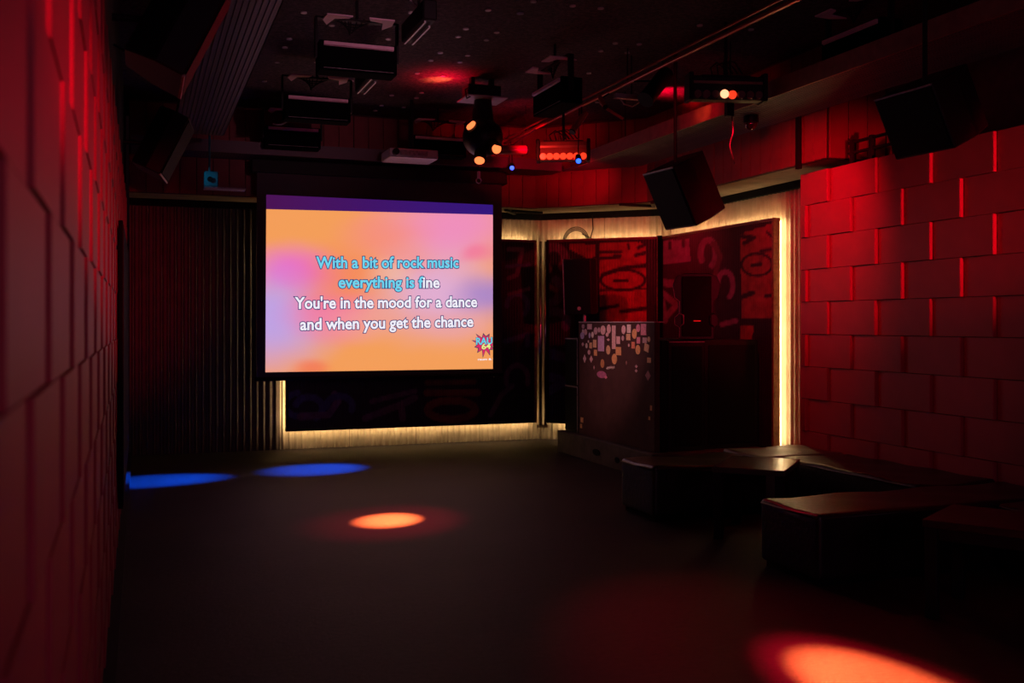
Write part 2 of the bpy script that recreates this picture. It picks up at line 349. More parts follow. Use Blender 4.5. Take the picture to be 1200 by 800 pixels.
# boarded fascia and its soffit
F_PTS = [(-0.12, 11.62), (4.55, 11.62), (5.55, 10.55), (5.50, 7.2), (6.09, 7.2)]
bm = bmesh.new()
for (a, b) in zip(F_PTS, F_PTS[1:]):
    a = Vector(a); b = Vector(b); d = (b-a).normalized(); n = Vector((-d.y, d.x))
    b_prism([tuple(a), tuple(b), tuple(b+n*0.04), tuple(a+n*0.04)], 2.90, CEIL-0.002, bm, 'z')
fas = tag(link('trim_3', bm, M_GROUT), kind='structure')
cache = {}
for (a, b) in zip(F_PTS, F_PTS[1:]):
    a = Vector(a); b = Vector(b); d = (b-a).normalized(); L = (b-a).length; nb = max(1, round(L/0.17)); wd = L/nb
    for i in range(nb):
        key = round(wd, 3)
        if key not in cache:
            m0 = b_box(0.003, wd-0.003, -0.016, -0.001, 0, CEIL-2.93, 0.003, 1); me = bpy.data.meshes.new('board'); m0.to_mesh(me); m0.free(); me.materials.append(M_BOARD); cache[key] = me
        o = bpy.data.objects.new('board', cache[key]); COL.objects.link(o); o.parent = fas
        p = a+d*(i*wd); o.location = (p.x, p.y, 2.905); o.rotation_euler = (0, 0, math.atan2(d.y, d.x))
        o.location += Vector((d.y, -d.x, 0))*random.uniform(0, 0.008)
sof = b_prism([(-0.12, 11.66), (4.57, 11.66), (5.585, 10.57), (5.54, 7.25), (6.06, 7.25), (6.06, 7.8), (6.10, 11.06), (4.83, 12.16), (-0.12, 12.16)], 2.902, 2.92, None, 'z')
so = tag(link('trim_4', sof, M_SOFFIT), kind='structure')
for (px, py, ang) in ((598, 247, 20), (618, 247, -25), (745, 239, -30), (765, 238, 25)):
    p = on_z(px, py, 2.9)
    br = b_box(-0.22, 0.22, -0.02, 0.02, -0.03, 0, 0.003, 1)
    bmesh.ops.transform(br, matrix=Matrix.Translation((p.x, min(p.y, 12.0), 2.9)) @ Matrix.Rotation(R(ang+35), 4, 'Z'), verts=br.verts)
    link('soffit_brace', br, M_BLACK, so)
tag(link('trim_5', b_box(5.455, 5.49, 7.55, 7.60, 2.86, 3.6), M_MATTE), kind='structure')

# ceiling studs
CD = [(482, 15), (389, 30), (455, 46), (572, 12), (609, 16), (546, 34), (537, 43), (582, 38), (570, 47), (516, 62), (505, 71), (548, 65), (539, 73), (489, 86), (519, 89), (412, 95),
      (494, 109), (488, 115), (459, 112), (447, 124), (440, 130), (473, 126), (430, 140), (423, 145), (453, 142), (427, 150), (412, 154), (356, 15), (339, 46), (325, 73), (371, 73), (310, 95), (334, 56),
      (625, 2), (610, 16), (749, 52), (704, 60), (690, 86), (735, 62), (721, 51), (704, 10), (671, 7), (700, 120), (668, 95), (820, 30), (880, 35)]
me = None
for (px, py) in CD:
    p = on_z(px, py, CEIL-0.006)
    if me is None:
        m0 = b_cyl((0, 0, -0.004), (0, 0, 0.006), 0.024, seg=14); me = bpy.data.meshes.new('ceiling_stud'); m0.to_mesh(me); m0.free(); me.materials.append(M_STEEL)
    o = bpy.data.objects.new('ceiling_stud', me); COL.objects.link(o); o.parent = ceil; o.location = p

# ------------------------------------------------------------------ graffiti panels
DARK = (0.022, 0.016, 0.024); RD = (0.42, 0.09, 0.06); PK = (0.30, 0.15, 0.24); BL = (0.10, 0.11, 0.28); MV = (0.22, 0.10, 0.18)
def inpoly(x, y, P):
    c = False; j = len(P)-1
    for i in range(len(P)):
        if (P[i][1] > y) != (P[j][1] > y) and x < (P[j][0]-P[i][0])*(y-P[i][1])/(P[j][1]-P[i][1])+P[i][0]: c = not c
        j = i
    return c
def segd(x, y, P):
    best = 1e9
    for (ax, ay), (bx, by) in zip(P, P[1:]):
        dx, dy = bx-ax, by-ay; t = max(0, min(1, ((x-ax)*dx+(y-ay)*dy)/(dx*dx+dy*dy+1e-9)))
        best = min(best, math.hypot(x-ax-t*dx, y-ay-t*dy))
    return best
def arc(cx, cy, rx, ry, a0, a1, n=16): return [(cx+rx*math.cos(R(a0+(a1-a0)*i/n)), cy+ry*math.sin(R(a0+(a1-a0)*i/n))) for i in range(n+1)]
SH_A = [('s', arc(362, 478, 16, 13, -160, 60), 4, BL), ('s', arc(352, 474, 18, 14, 60, 260), 3.5, BL), ('s', [(352, 488), (385, 486), (396, 470), (392, 462)], 4, PK),
        ('s', arc(398, 476, 15, 12, -180, 20), 4, BL), ('s', [(428, 490), (470, 474), (486, 466)], 4, MV), ('s', [(436, 470), (486, 458)], 3, MV), ('s', [(470, 474), (472, 490)], 4, MV),
        ('s', arc(529, 480, 28, 11, 0, 360), 4.5, (0.34, 0.10, 0.06)), ('s', [(500, 460), (560, 460)], 4, (0.34, 0.10, 0.06)), ('s', [(500, 448), (556, 447)], 3, (0.3, 0.1, 0.06)),
        ('s', [(575, 486), (588, 462), (600, 452)], 3, MV), ('s', [(596, 292), (612, 292), (606, 322), (596, 326)], 2.5, MV), ('s', [(594, 312), (620, 310)], 2, BL),
        ('s', arc(606, 358, 12, 14, 180, 400), 3, BL), ('s', [(592, 400), (618, 392), (618, 404)], 3, BL), ('s', arc(606, 444, 13, 16, 160, 380), 3, MV), ('s', [(596, 345), (620, 338)], 2, MV),
        ('s', [(320, 300), (380, 420)], 6, BL), ('s', arc(450, 350, 40, 40, 0, 360), 7, PK), ('s', [(510, 290), (560, 420), (575, 300)], 6, (0.34, 0.1, 0.06))]
SH_B = [('s', arc(649, 303, 13, 14, 120, 400), 5, MV), ('s', arc(645, 340, 12, 14, -60, 150), 5, BL), ('s', [(634, 330), (652, 340)], 3, MV), ('s', arc(650, 378, 14, 13, 160, 380), 5, BL),
        ('s', [(636, 412), (668, 420)], 6, BL), ('s', [(637, 440), (664, 446), (640, 460)], 5, BL), ('p', [(668, 286), (698, 286), (698, 300), (690, 304), (668, 292)], 0, (0.35, 0.08, 0.07)),
        ('p', [(703, 285), (757, 284), (758, 398), (702, 398)], 0, RD), ('s', [(703, 295.5), (728, 295)], 1.6, DARK), ('s', [(703, 303), (726, 301)], 2.0, DARK), ('s', [(720, 299), (727, 299)], 1.6, DARK),
        ('s', [(736, 286), (737, 291)], 1.5, DARK), ('s', [(748, 290), (757, 286)], 2, DARK), ('s', [(745, 299), (757, 296)], 2.2, DARK), ('s', [(706, 322), (730, 314), (757, 311)], 2.4, DARK),
        ('s', arc(730, 328, 26, 12, 0, 360, 30), 1.7, DARK), ('s', [(720, 329), (735, 329)], 2.0, DARK), ('s', [(703, 340), (757, 338)], 1.2, DARK), ('s', [(703, 362), (724, 358)], 2.2, DARK), ('s', [(728, 365), (758, 361)], 2.4, DARK), ('p', [(758, 280), (776, 278), (776, 400), (758, 400)], 0, DARK)]
SH_C = [('p', [(776, 283), (808, 279), (809, 306), (776, 310)], 0, PK), ('s', [(785, 284), (785, 291)], 2, DARK), ('s', [(801, 281), (801, 288)], 2, DARK), ('s', [(777, 331), (794, 333)], 4.5, PK),
        ('s', [(776, 343), (793, 357), (777, 375)], 3.5, PK), ('s', [(777, 352), (780, 376)], 2.5, PK), ('s', arc(830, 297, 9, 16, 150, 420), 3.6, MV), ('s', [(836, 285), (844, 300), (838, 322)], 3, (0.1, 0.04, 0.06)), ('s', arc(850, 334, 9, 16, 180, 420), 3, PK),
        ('s', [(846, 380), (862, 376)], 3, PK), ('p', [(868, 274), (904, 262), (904, 372), (869, 372)], 0, RD), ('s', [(870, 277), (884, 278), (872, 285)], 2.6, DARK), ('s', arc(887, 310, 18, 13, 0, 360, 30), 1.6, DARK), ('s', [(882, 311), (891, 309)], 2.6, DARK),
        ('s', [(892, 294), (903, 292)], 2.2, DARK), ('s', [(864, 350), (882, 343)], 3, DARK), ('s', [(898, 347), (904, 346)], 2.6, DARK), ('p', [(868, 382), (884, 382), (880, 402), (868, 402)], 0, RD), ('s', [(899, 272), (903, 276)], 1.6, DARK)]
BBOX = {}
def paint_at(p, shapes):
    x, y = pix(p); c = DARK
    for kind, P, wd, cc in shapes:
        if kind == 'p':
            if inpoly(x, y, P): c = cc
        else:
            bx = BBOX.get(id(P))
            if bx is None: bx = BBOX[id(P)] = (min(q[0] for q in P), max(q[0] for q in P), min(q[1] for q in P), max(q[1] for q in P))
            if x < bx[0]-wd-1 or x > bx[1]+wd+1 or y < bx[2]-wd-1 or y > bx[3]+wd+1: continue
            k = max(0, min(1, (wd-segd(x, y, P))/1.2+0.5))
            if k: c = tuple(a*(1-k)+b*k for a, b in zip(c, cc))
    return c
def graffiti_panel(p0, p1, shapes, label, led, tall=(0.25, 2.52)):
    p0 = Vector(p0); p1 = Vector(p1); d = (p1-p0).normalized(); n = Vector((d.y, -d.x)); z0, z1 = tall
    e = empty('graffiti_panel', ((p0.x+p1.x)/2, (p0.y+p1.y)/2, z0)); tag(e, label, 'wall panel', 'graffiti panels along the back wall')
    bm = b_corr(tuple(p0), tuple(p1), z0, z1, 0.036, 0.010, 120)
    lay = bm.loops.layers.float_color.new('paint'); cc = {}
    for v in bm.verts: cc[v] = (*paint_at(v.co, shapes), 1)
    for f in bm.faces:
        for l in f.loops: l[lay] = cc[l.vert]
    link('painted_sheet', bm, M_PAINT, e)
    t = 0.065
    def rail(a, b, za, zb, off=0.014, th=t):
        q = [a+n*off, b+n*off, b-n*th, a-n*th]
        return b_prism([tuple(v) for v in q], za, zb, None, 'z')
    link('top_rail', rail(p0, p1, z1, z1+0.03), mat_red, e)
    link('bottom_rail', rail(p0, p1, z0-0.02, z0), M_BLACK, e)
    link('side_rail', rail(p0-d*0.03, p0, z0-0.02, z1+0.03), M_BLACK, e)
    link('side_rail', rail(p1, p1+d*0.03, z0-0.02, z1+0.03), M_FRAME, e)
    link('backing_board', rail(p0, p1, z0, z1, -0.02, 0.05), M_FRAME, e)
    for side in led:
        A, B = p0-n*0.066, p1-n*0.066
        if side == 't': q = [A, B, B-n*.01, A-n*.01]; bm = b_prism([tuple(v) for v in q], z1-0.012, z1+0.018, None, 'z')
        if side == 'b': q = [A, B, B-n*.01, A-n*.01]; bm = b_prism([tuple(v) for v in q], z0-0.012, z0+0.018, None, 'z')
        if side == 'l': q = [A-d*.02, A+d*.01, A+d*.01-n*.01, A-d*.02-n*.01]; bm = b_prism([tuple(v) for v in q], z0, z1, None, 'z')
        if side == 'r': q = [B+d*.0, B+d*.028, B+d*.028-n*.012, B+d*.0-n*.012]; bm = b_prism([tuple(v) for v in q], z0, z1, None, 'z')
        tag(link('led_strip', bm, M_LED, e), 'glowing warm white LED strip')
    return e
mat_red = mat('dark_red_rail', (0.16, 0.02, 0.04), 0.4, noise=0.2)
graffiti_panel((1.62, 12.03), (4.70, 12.03), SH_A, 'long dark graffiti panel behind the projection screen, LED strips left and below', 'tbl')
graffiti_panel((4.86, 11.93), (5.91, 11.02), SH_B, 'slanted graffiti panel with red ring behind the sticker covered booth', 'tb')
graffiti_panel((5.97, 10.97), (5.95, 8.66), SH_C, 'graffiti panel next to the red tile wall with bright LED strip on its right edge', 'tr')
# shiny post in the gap
e = empty('corner_post', (4.79, 11.98, 0.19)); tag(e, 'shiny metal post in the gap between the long and the slanted graffiti panels', 'post')
link('post', b_cyl((4.765, 11.98, 0.19), (4.765, 11.98, 2.53), 0.022, seg=16), M_CHROME, e, smooth=True)
link('post', b_cyl((4.825, 11.965, 0.19), (4.825, 11.965, 2.53), 0.016, seg=16), M_CHROME, e, smooth=True)
link('foot', b_box(4.73, 4.86, 11.94, 12.03, 0.17, 0.20), M_SOFFIT, e)

tag(link('corner_strip', b_prism([(5.90, 10.97), (5.96, 10.98), (5.99, 11.06), (5.92, 11.05)], 0.23, 2.56, None, 'z'), M_MATTE, origin=(5.94, 11.0, 0.23)), 'narrow black corner strip joining the slanted panel and the right graffiti panel', 'post')  # added filler, keeps LED light from showing through the panel joint
# ------------------------------------------------------------------ projection screen with picture
YS = 11.25
scr = empty('projection_screen', (2.6, YS, 0.88)); tag(scr, 'large hanging projection screen showing song lyrics on an orange and pink picture', 'screen')
a = on_y(301, 444, YS); b_ = on_y(588, 436, YS)
link('screen_fabric', b_box(a.x, b_.x, YS, YS+0.012, 0.90, 3.12), mat('screen_cloth', (0.045, 0.03, 0.035), 0.7, noise=0.1), scr)
link('bottom_bar', b_cyl((a.x-0.02, YS+0.01, 0.89), (b_.x+0.02, YS+0.01, 0.89), 0.022, seg=16), M_BLACK, scr, smooth=True)
link('housing', b_box(a.x-0.06, b_.x+0.06, YS-0.03, YS+0.12, 3.12, 3.27, 0.02, 3), M_BLACK, scr)
TL, TR, BLc, BR = on_y(312, 245, YS), on_y(577.5, 251.5, YS), on_y(311, 436, YS), on_y(577.5, 432, YS)
def quad_obj(name, pts, m, y, parent, uv=True):
    bm = bmesh.new(); vs = [bm.verts.new((p.x, y, p.z)) for p in pts]; f = bm.faces.new(vs)
    l = bm.loops.layers.uv.new('UVMap')
    for lp, c in zip(f.loops, ((0, 1), (1, 1), (1, 0), (0, 0))): lp[l].uv = c
    bmesh.ops.transform(bm, matrix=basis(parent).inverted(), verts=bm.verts)
    me = bpy.data.meshes.new(name); bm.to_mesh(me); bm.free(); me.materials.append(m); o = bpy.data.objects.new(name, me); COL.objects.link(o); o.parent = parent; return o
tag(quad_obj('picture', (TL, TR, BR, BLc), M_PIC, YS-0.003, scr), 'orange, pink and lilac projected picture')
M_BAND = mat('projector_overspill', (0.05, 0.03, 0.05), 0.8, emit=(0.075, 0.008, 0.11), estr=1)
# band goes from purple (left) to blue violet (right)
nt = M_BAND.node_tree; uvn = nt.nodes.new('ShaderNodeUVMap'); uvn.uv_map = 'UVMap'; sp = nt.nodes.new('ShaderNodeSeparateXYZ'); cr = nt.nodes.new('ShaderNodeValToRGB')
nt.links.new(uvn.outputs[0], sp.inputs[0]); nt.links.new(sp.outputs[0], cr.inputs[0]); nt.links.new(cr.outputs[0], nt.nodes['Principled BSDF'].inputs['Emission Color'])
cr.color_ramp.elements[0].color = (0.065, 0.006, 0.085, 1); cr.color_ramp.elements[1].color = (0.03, 0.008, 0.20, 1)
tag(quad_obj('picture_band', (on_y(312, 228, YS), on_y(577.5, 240, YS), TR, TL), M_BAND, YS-0.003, scr), 'dim purple to blue band above the picture')
def em(name, c, s=1.0): return mat(name, (0.05, 0.05, 0.05), 0.8, emit=c, estr=s)
M_TW = em('lyric_white', (0.88, 0.86, 0.95)); M_TC = em('lyric_cyan', (0.16, 0.66, 0.86)); M_TO = em('lyric_outline', (0.035, 0.03, 0.16))
M_MAG = em('logo_magenta', (0.70, 0.02, 0.13)); M_YEL = em('logo_yellow', (0.85, 0.85, 0.25)); M_LC = em('logo_cyan', (0.15, 0.62, 0.80)); M_LD = em('logo_dark', (0.03, 0.05, 0.10))
def text_mesh(s, off, m, name):
    cu = bpy.data.curves.new('t', 'FONT'); cu.body = s; cu.offset = off; cu.align_x = 'LEFT'; cu.resolution_u = 3
    o = bpy.data.objects.new('t', cu); COL.objects.link(o); dg = bpy.context.evaluated_depsgraph_get(); dg.update()
    me = bpy.data.meshes.new_from_object(o.evaluated_get(dg)); bpy.data.objects.remove(o); me.materials.clear(); me.materials.append(m); me.name = name; return me
def put_text(segs, px0, px1, yb0, yb1, cap, bold=0.024, outline=0.072, parent=scr, name='lyric_line', mo=M_TO, clip=None, shear=0, y=YS):
    """segs: [(string, material)], baseline from pixel (px0,yb0) to (px1,yb1), cap height in pixels"""
    full = ''.join(s for s, _ in segs); ref = text_mesh(full, 0, M_TW, 'r'); xs = [v.co.x for v in ref.vertices]; x0, x1 = min(xs), max(xs)
    P0 = on_y(px0, yb0, y); P1 = on_y(px1, yb1, y); T = on_y((px0+px1)/2, (yb0+yb1)/2-cap, y); Mb = on_y((px0+px1)/2, (yb0+yb1)/2, y)
    sz = (T.z-Mb.z)/0.72; sx = (P1.x-P0.x)/(x1-x0); slope = (P1.z-P0.z)/(x1-x0)
    def place(me, yy, nm, dx=0.0):
        bm = bmesh.new(); bm.from_mesh(me)
        for v in bm.verts:
            u = v.co.x+dx-x0; v.co = Vector((P0.x+u*sx+shear*v.co.y*sz, yy, P0.z+u*slope+v.co.y*sz))
        if clip is not None:
            bmesh.ops.bisect_plane(bm, geom=bm.verts[:]+bm.edges[:]+bm.faces[:], plane_co=(clip, 0, 0), plane_no=(1, 0, 0), clear_outer=True)
        bmesh.ops.transform(bm, matrix=basis(parent).inverted(), verts=bm.verts)
        m2 = bpy.data.meshes.new(nm); bm.to_mesh(m2); bm.free(); m2.materials.append(me.materials[0])
        o = bpy.data.objects.new(nm, m2); COL.objects.link(o); o.parent = parent; return o
    place(text_mesh(full, outline, mo, 'o'), y-0.005, name+'_outline')
    pre = ''
    for s, m in segs:
        dx = 0
        if pre:
            a = text_mesh(pre+s, 0, m, 'a'); b = text_mesh(s, 0, m, 'b')
            dx = max(v.co.x for v in a.vertices)-max(v.co.x for v in b.vertices)
        place(text_mesh(s, bold, m, 's'), y-0.007, name, dx); pre += s
put_text([('With a bit of rock music', M_TC)], 371, 537, 314, 313.5, 13.5)
put_text([('everything is f', M_TC), ('ine', M_TW)], 397, 514.5, 337, 337, 13.5)
put_text([("You're in the mood for a dance", M_TW)], 346, 558.5, 361.5, 359.5, 13.5)
put_text([('and when you get the chance', M_TW)], 352, 554, 386.5, 382.5, 13.5)
# burst logo, cut by the picture's right edge
cx, cz = 568, 403; clipx = TR.x-0.002
pts = []
for i in range(22):
    r = (13.5 if i % 2 == 0 else 7.5)*(1+0.15*math.sin(i*2.3)); aa = 2*math.pi*i/22
    pts.append(on_y(cx+r*math.cos(aa), cz+r*1.0*math.sin(aa), YS))
def burst(k, y, m, nm):
    bm = bmesh.new(); c = on_y(cx, cz, YS)
    vs = [bm.verts.new((c.x+(p.x-c.x)*k, y, c.z+(p.z-c.z)*k)) for p in pts]; cv = bm.verts.new((c.x, y, c.z))
    for i in range(len(vs)): bm.faces.new((vs[i], vs[(i+1) % len(vs)], cv))
    bmesh.ops.bisect_plane(bm, geom=bm.verts[:]+bm.edges[:]+bm.faces[:], plane_co=(clipx, 0, 0), plane_no=(1, 0, 0), clear_outer=True)
    return link(nm, bm, m, scr)
burst(1.1, YS-0.004, M_LD, 'burst_outline'); tag(burst(0.95, YS-0.0045, M_MAG, 'burst_logo'), 'magenta comic burst')
put_text([('RAUM', M_LC)], 558, 584, 403.5, 402.5, 8, 0.03, 0.06, name='logo_word', mo=M_LD, clip=clipx)
put_text([('64', M_YEL)], 564.5, 574.5, 409, 408.5, 6.5, 0.03, 0.06, name='logo_number', mo=M_LD, clip=clipx)
put_text([('raum & bar', M_TW)], 560, 584, 422, 421.5, 2.2, 0.03, 0.0, name='logo_caption', mo=M_TW, clip=clipx)

# ------------------------------------------------------------------ trays round the ceiling
def b_tray_y(x0, x1, y0, y1, z0, z1):
    bm = bmesh.new(); n = round((x1-x0)/0.036); w_ = (x1-x0)/n; prof = [(x0, z1)]
    for i in range(n):
        prof += [(x0+i*w_, z0), (x0+(i+.7)*w_, z0), (x0+(i+.75)*w_, z0+0.008), (x0+(i+.95)*w_, z0+0.008)]
    prof += [(x1, z0), (x1, z1)]
    return b_prism(prof, y0, y1, bm, 'y')
bm = b_tray_y(0.30, 0.75, 2.0, 10.15, 3.30, 3.43)
tag(link('perforated_tray', bm, M_TRAY, origin=(0.52, 6.0, 3.30)), 'wide perforated metal ceiling tray running along the left wall', 'cable tray', 'perforated trays under the ceiling')
bm = b_prism([(11.13, 3.30), (11.56, 3.30), (11.56, 3.43), (11.13, 3.43)], -0.10, 4.70, None, 'x')
tag(link('perforated_tray', bm, M_TRAY, origin=(2.3, 11.3, 3.30)), 'perforated metal tray running across above the projection screen', 'cable tray', 'perforated trays under the ceiling')
e = empty('perforated_tray', (5.05, 7.0, 3.30)); tag(e, 'wide perforated metal tray on the right above the graffiti panels, its side lit red', 'cable tray', 'perforated trays under the ceiling')
link('tray_base', b_tray_y(4.735, 5.40, 2.0, 10.45, 3.30, 3.32), M_TRAY, e)
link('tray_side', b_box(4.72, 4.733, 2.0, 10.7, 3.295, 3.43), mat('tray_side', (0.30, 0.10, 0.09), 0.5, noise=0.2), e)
link('tray_bend', b_prism([(4.72, 10.45), (5.40, 10.45), (4.75, 11.15), (4.72, 11.15)], 3.30, 3.32, None, 'z'), M_TRAY, e)
for y in (3.5, 5.5, 7.5, 9.5): link('hanger_rod', b_cyl((4.726, y, 3.42), (4.726, y, CEIL), 0.006, seg=8), M_BLACK, e)

# long rail under the ceiling
e = empty('lighting_rail', (4.0, 6.5, 3.6)); tag(e, 'long thin ceiling rail running above the lamps toward the camera', 'rail')
mr_ = mat('rail_red', (0.40, 0.03, 0.035), 0.35, metal=0.4, noise=0.2)
link('rail', b_box(3.985, 4.015, 2.0, 11.2, 3.585, 3.61, 0.004, 1), mr_, e)
link('rail', b_box(3.93, 3.945, 2.0, 11.2, 3.61, 3.622), mr_, e)
for y in (3.0, 5.5, 8.0, 10.5): link('hanger_rod', b_cyl((4.0, y, 3.6), (4.0, y, CEIL), 0.006, seg=8), M_BLACK, e)

# ------------------------------------------------------------------ box lights under the ceiling
def box_light(loc, rz, ln, label, strip=1):
    e = empty('box_light', loc, (0, 0, R(rz))); tag(e, label, 'stage light', 'box lights hanging under the ceiling')
    h = ln/2
    link('body', b_box(-h-0.03, h+0.03, -0.03, 0.16, -0.20, 0.02, 0.01, 2), M_VELVET, e, local=True)
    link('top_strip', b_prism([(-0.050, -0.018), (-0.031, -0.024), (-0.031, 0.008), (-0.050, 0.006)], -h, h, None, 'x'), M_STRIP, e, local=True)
    link('lower_strip', b_box(-h, h, -0.034, -0.031, -0.185, -0.182), M_PALE, e, local=True)
    for s in (-1, 1): link('yoke_arm', b_box(s*(h+0.045)-0.008, s*(h+0.045)+0.008, 0.02, 0.07, -0.1, 0.2), M_BLACK, e, local=True)
    link('yoke_bar', b_box(-h-0.05, h+0.05, 0.02, 0.07, 0.19, 0.205), M_BLACK, e, local=True)
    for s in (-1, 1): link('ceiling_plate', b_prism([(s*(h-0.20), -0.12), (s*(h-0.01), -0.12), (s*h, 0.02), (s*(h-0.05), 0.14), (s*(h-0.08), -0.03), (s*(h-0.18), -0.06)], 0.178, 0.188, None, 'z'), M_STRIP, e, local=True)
    link('hanger_rod', b_cyl((0, 0.045, 0.2), (0, 0.045, CEIL-loc[2]), 0.012, seg=10), M_BLACK, e, local=True)
    bm = bmesh.new()
    for k in range(5): b_tube(sag((-h*0.7+k*0.03, 0.05, 0.2), (h*0.6-k*0.05, 0.05, 0.22), 0.04+0.02*k), 0.005, 6, bm)
    link('cable_bundle', bm, M_CABLE, e, local=True, smooth=True)
    return e
box_light((1.515, 7.47, 3.55), 0, 0.52, 'black box light with pink gleaming edge, nearest and largest of the left row')
box_light((1.525, 9.36, 3.55), 0, 0.54, 'black box light in the middle of the left row under the ceiling')
box_light((1.515, 10.9, 3.55), 0, 0.52, 'farthest small black box light of the left row, above the screen corner')
box_light((3.12, 10.9, 3.55), 0, 0.56, 'black box light behind the round moving lamp, above the middle of the screen')
box_light((3.31, 8.1, 3.53), -90, 0.6, 'box light turned lengthwise with bright magenta end near the middle of the ceiling')
box_light((4.88, 6.1, 3.62), -90, 0.6, 'very dark box light turned lengthwise above the right tray')
for (y, lab) in ((6.98, 'pair of thin slanted bars beside the nearest box light'), (8.7, 'pair of thin slanted bars beside the middle box light')):
    e = empty('bar_pair', (1.86, y, 3.5)); tag(e, lab, 'metal bars', 'slanted bar pairs by the left box lights')
    link('bar', b_box(1.815, 1.827, y-0.27, y+0.3, 3.545, 3.56), M_STEEL, e); link('bar', b_box(1.865, 1.877, y-0.2, y+0.27, 3.535, 3.55), M_STEEL, e)
    link('body', b_box(1.80, 1.90, y-0.3, y+0.32, 3.56, 3.70, 0.01, 1), M_BLACK, e)
    link('hanger_rod', b_cyl((1.85, y, 3.7), (1.85, y, CEIL), 0.01, seg=8), M_BLACK, e)

# LED bars with round lenses
def led_bar(loc, rz, ln, n, lit, label, tilt=0, hot=None, body=None):
    e = empty('led_bar', loc, (R(tilt), 0, R(rz))); tag(e, label, 'stage light', 'LED bars with rows of round lenses'); h = ln/2
    link('body', b_box(-h, h, 0.0, 0.12, -0.04, 0.15, 0.012, 2), body or M_PLAST, e, local=True)
    link('front_trim', b_box(-h+0.02, h-0.02, -0.012, 0.0, 0.085, 0.105), mat('bar_trim', (0.30, 0.14, 0.12), 0.35, metal=0.4, noise=0.2), e, local=True)
    for s in (-1, 1): link('end_cap', b_box(s*h-0.018, s*h+0.018, -0.03, 0.13, -0.05, 0.17, 0.006, 1), M_BLACK, e, local=True)
    for i in range(n):
        x = -h+ln*(i+0.75)/(n+0.5)
        m = lit(i); link('lens', b_cyl((x, -0.022, 0), (x, 0.0, 0), 0.030, 0.034, 18), m, e, local=True)
        if hot == i: link('lens_glass', b_cyl((x, -0.032, 0), (x, -0.022, 0), 0.034, 0.034, 18), M_LENS_HOT, e, local=True)
    link('yoke', b_box(-0.2, 0.2, 0.04, 0.07, 0.15, 0.165), M_BLACK, e, local=True)
    link('hanger_rod', b_cyl((0, 0.055, 0.16), (0, 0.055, CEIL-loc[2]-0.02), 0.014, seg=10), M_BLACK, e, local=True)
    bm = bmesh.new()
    for k in range(4): b_tube([(-0.12+0.05*k, 0.03, 0.165), (-0.14+0.05*k, 0.0, 0.21+0.02*k), (-0.08+0.05*k, 0.03, 0.26), (-0.02+0.04*k, 0.06, 0.23), (0.02+0.04*k, 0.06, 0.18)], 0.006, 6, bm)
    link('cable_bundle', bm, M_CABLE, e, local=True, smooth=True)
    return e
c = on_y(660, 183, 9.3)
led_bar(tuple(c), -25, 0.5, 7, lambda i: M_LENS_MID, 'LED bar glowing red with seven small lenses beside the round moving lamp', body=M_REDWALL)  # red body colour carries the red light on this bar
c2 = on_y(853, 111, 6.93)
led_bar(tuple(c2), -14, 0.60, 8, lambda i: M_LENS_MID if i in (4,) else M_LENS_OFF, 'LED bar with one glaring red lens above the right tray', hot=3)

# the moving lamp with three lit eyes
e = empty('moving_lamp', (3.16, 9.48, 3.30)); tag(e, 'round moving stage lamp with three glowing red eyes hanging mid ceiling', 'stage light')
link('base', b_box(2.98, 3.32, 9.38, 9.60, 3.70, 3.82, 0.015, 2), M_BLACK, e)
link('base_plate', b_box(2.95, 3.36, 9.30, 9.66, 3.685, 3.697), M_STEEL, e)
for x in (3.05, 3.25): link('clamp', b_box(x-0.02, x+0.02, 9.45, 9.52, 3.82, CEIL), M_BLACK, e)
link('neck', b_cyl((3.16, 9.48, 3.45), (3.16, 9.48, 3.69), 0.11, 0.085, 20), M_PLAST, e, smooth=False)
bm = bmesh.new(); bmesh.ops.create_uvsphere(bm, u_segments=28, v_segments=18, radius=0.20)
bmesh.ops.transform(bm, matrix=Matrix.Translation((3.16, 9.48, 3.32)) @ Matrix.Diagonal((1.0, 1.0, 0.95, 1)), verts=bm.verts)
link('body', bm, M_PLAST, e, smooth=True)
ctr = Vector((3.16, 9.48, 3.32))
for k, (tgt, rr) in enumerate(((on_y(552, 147, 9.35), 0.052), (on_y(582, 174, 9.22), 0.05), (on_y(562, 188, 9.34), 0.05))):
    dirs = [Vector((-0.75, -0.35, 0.55)), Vector((0.25, -0.95, -0.12)), Vector((-0.2, -0.55, -0.85))][k].normalized()
    link('eye_ring', b_cyl(ctr, tgt-dirs*0.004, 0.055, 0.062, 22), M_BLACK, e)
    link('lens', b_cyl(tgt-dirs*0.004, tgt+dirs*0.008, rr, rr*0.95, 22), M_LENS_ON, e)
e2 = [p for p in e.children][-1]
for k in range(3):
    bm = b_tube([(3.02+0.04*k, 9.36, 3.80), (2.93+0.03*k, 9.33, 3.74), (2.95+0.03*k, 9.34, 3.66+0.03*k), (3.05, 9.4, 3.72)], 0.007, 6); link('cable_loop', bm, M_CABLE, e, smooth=True)

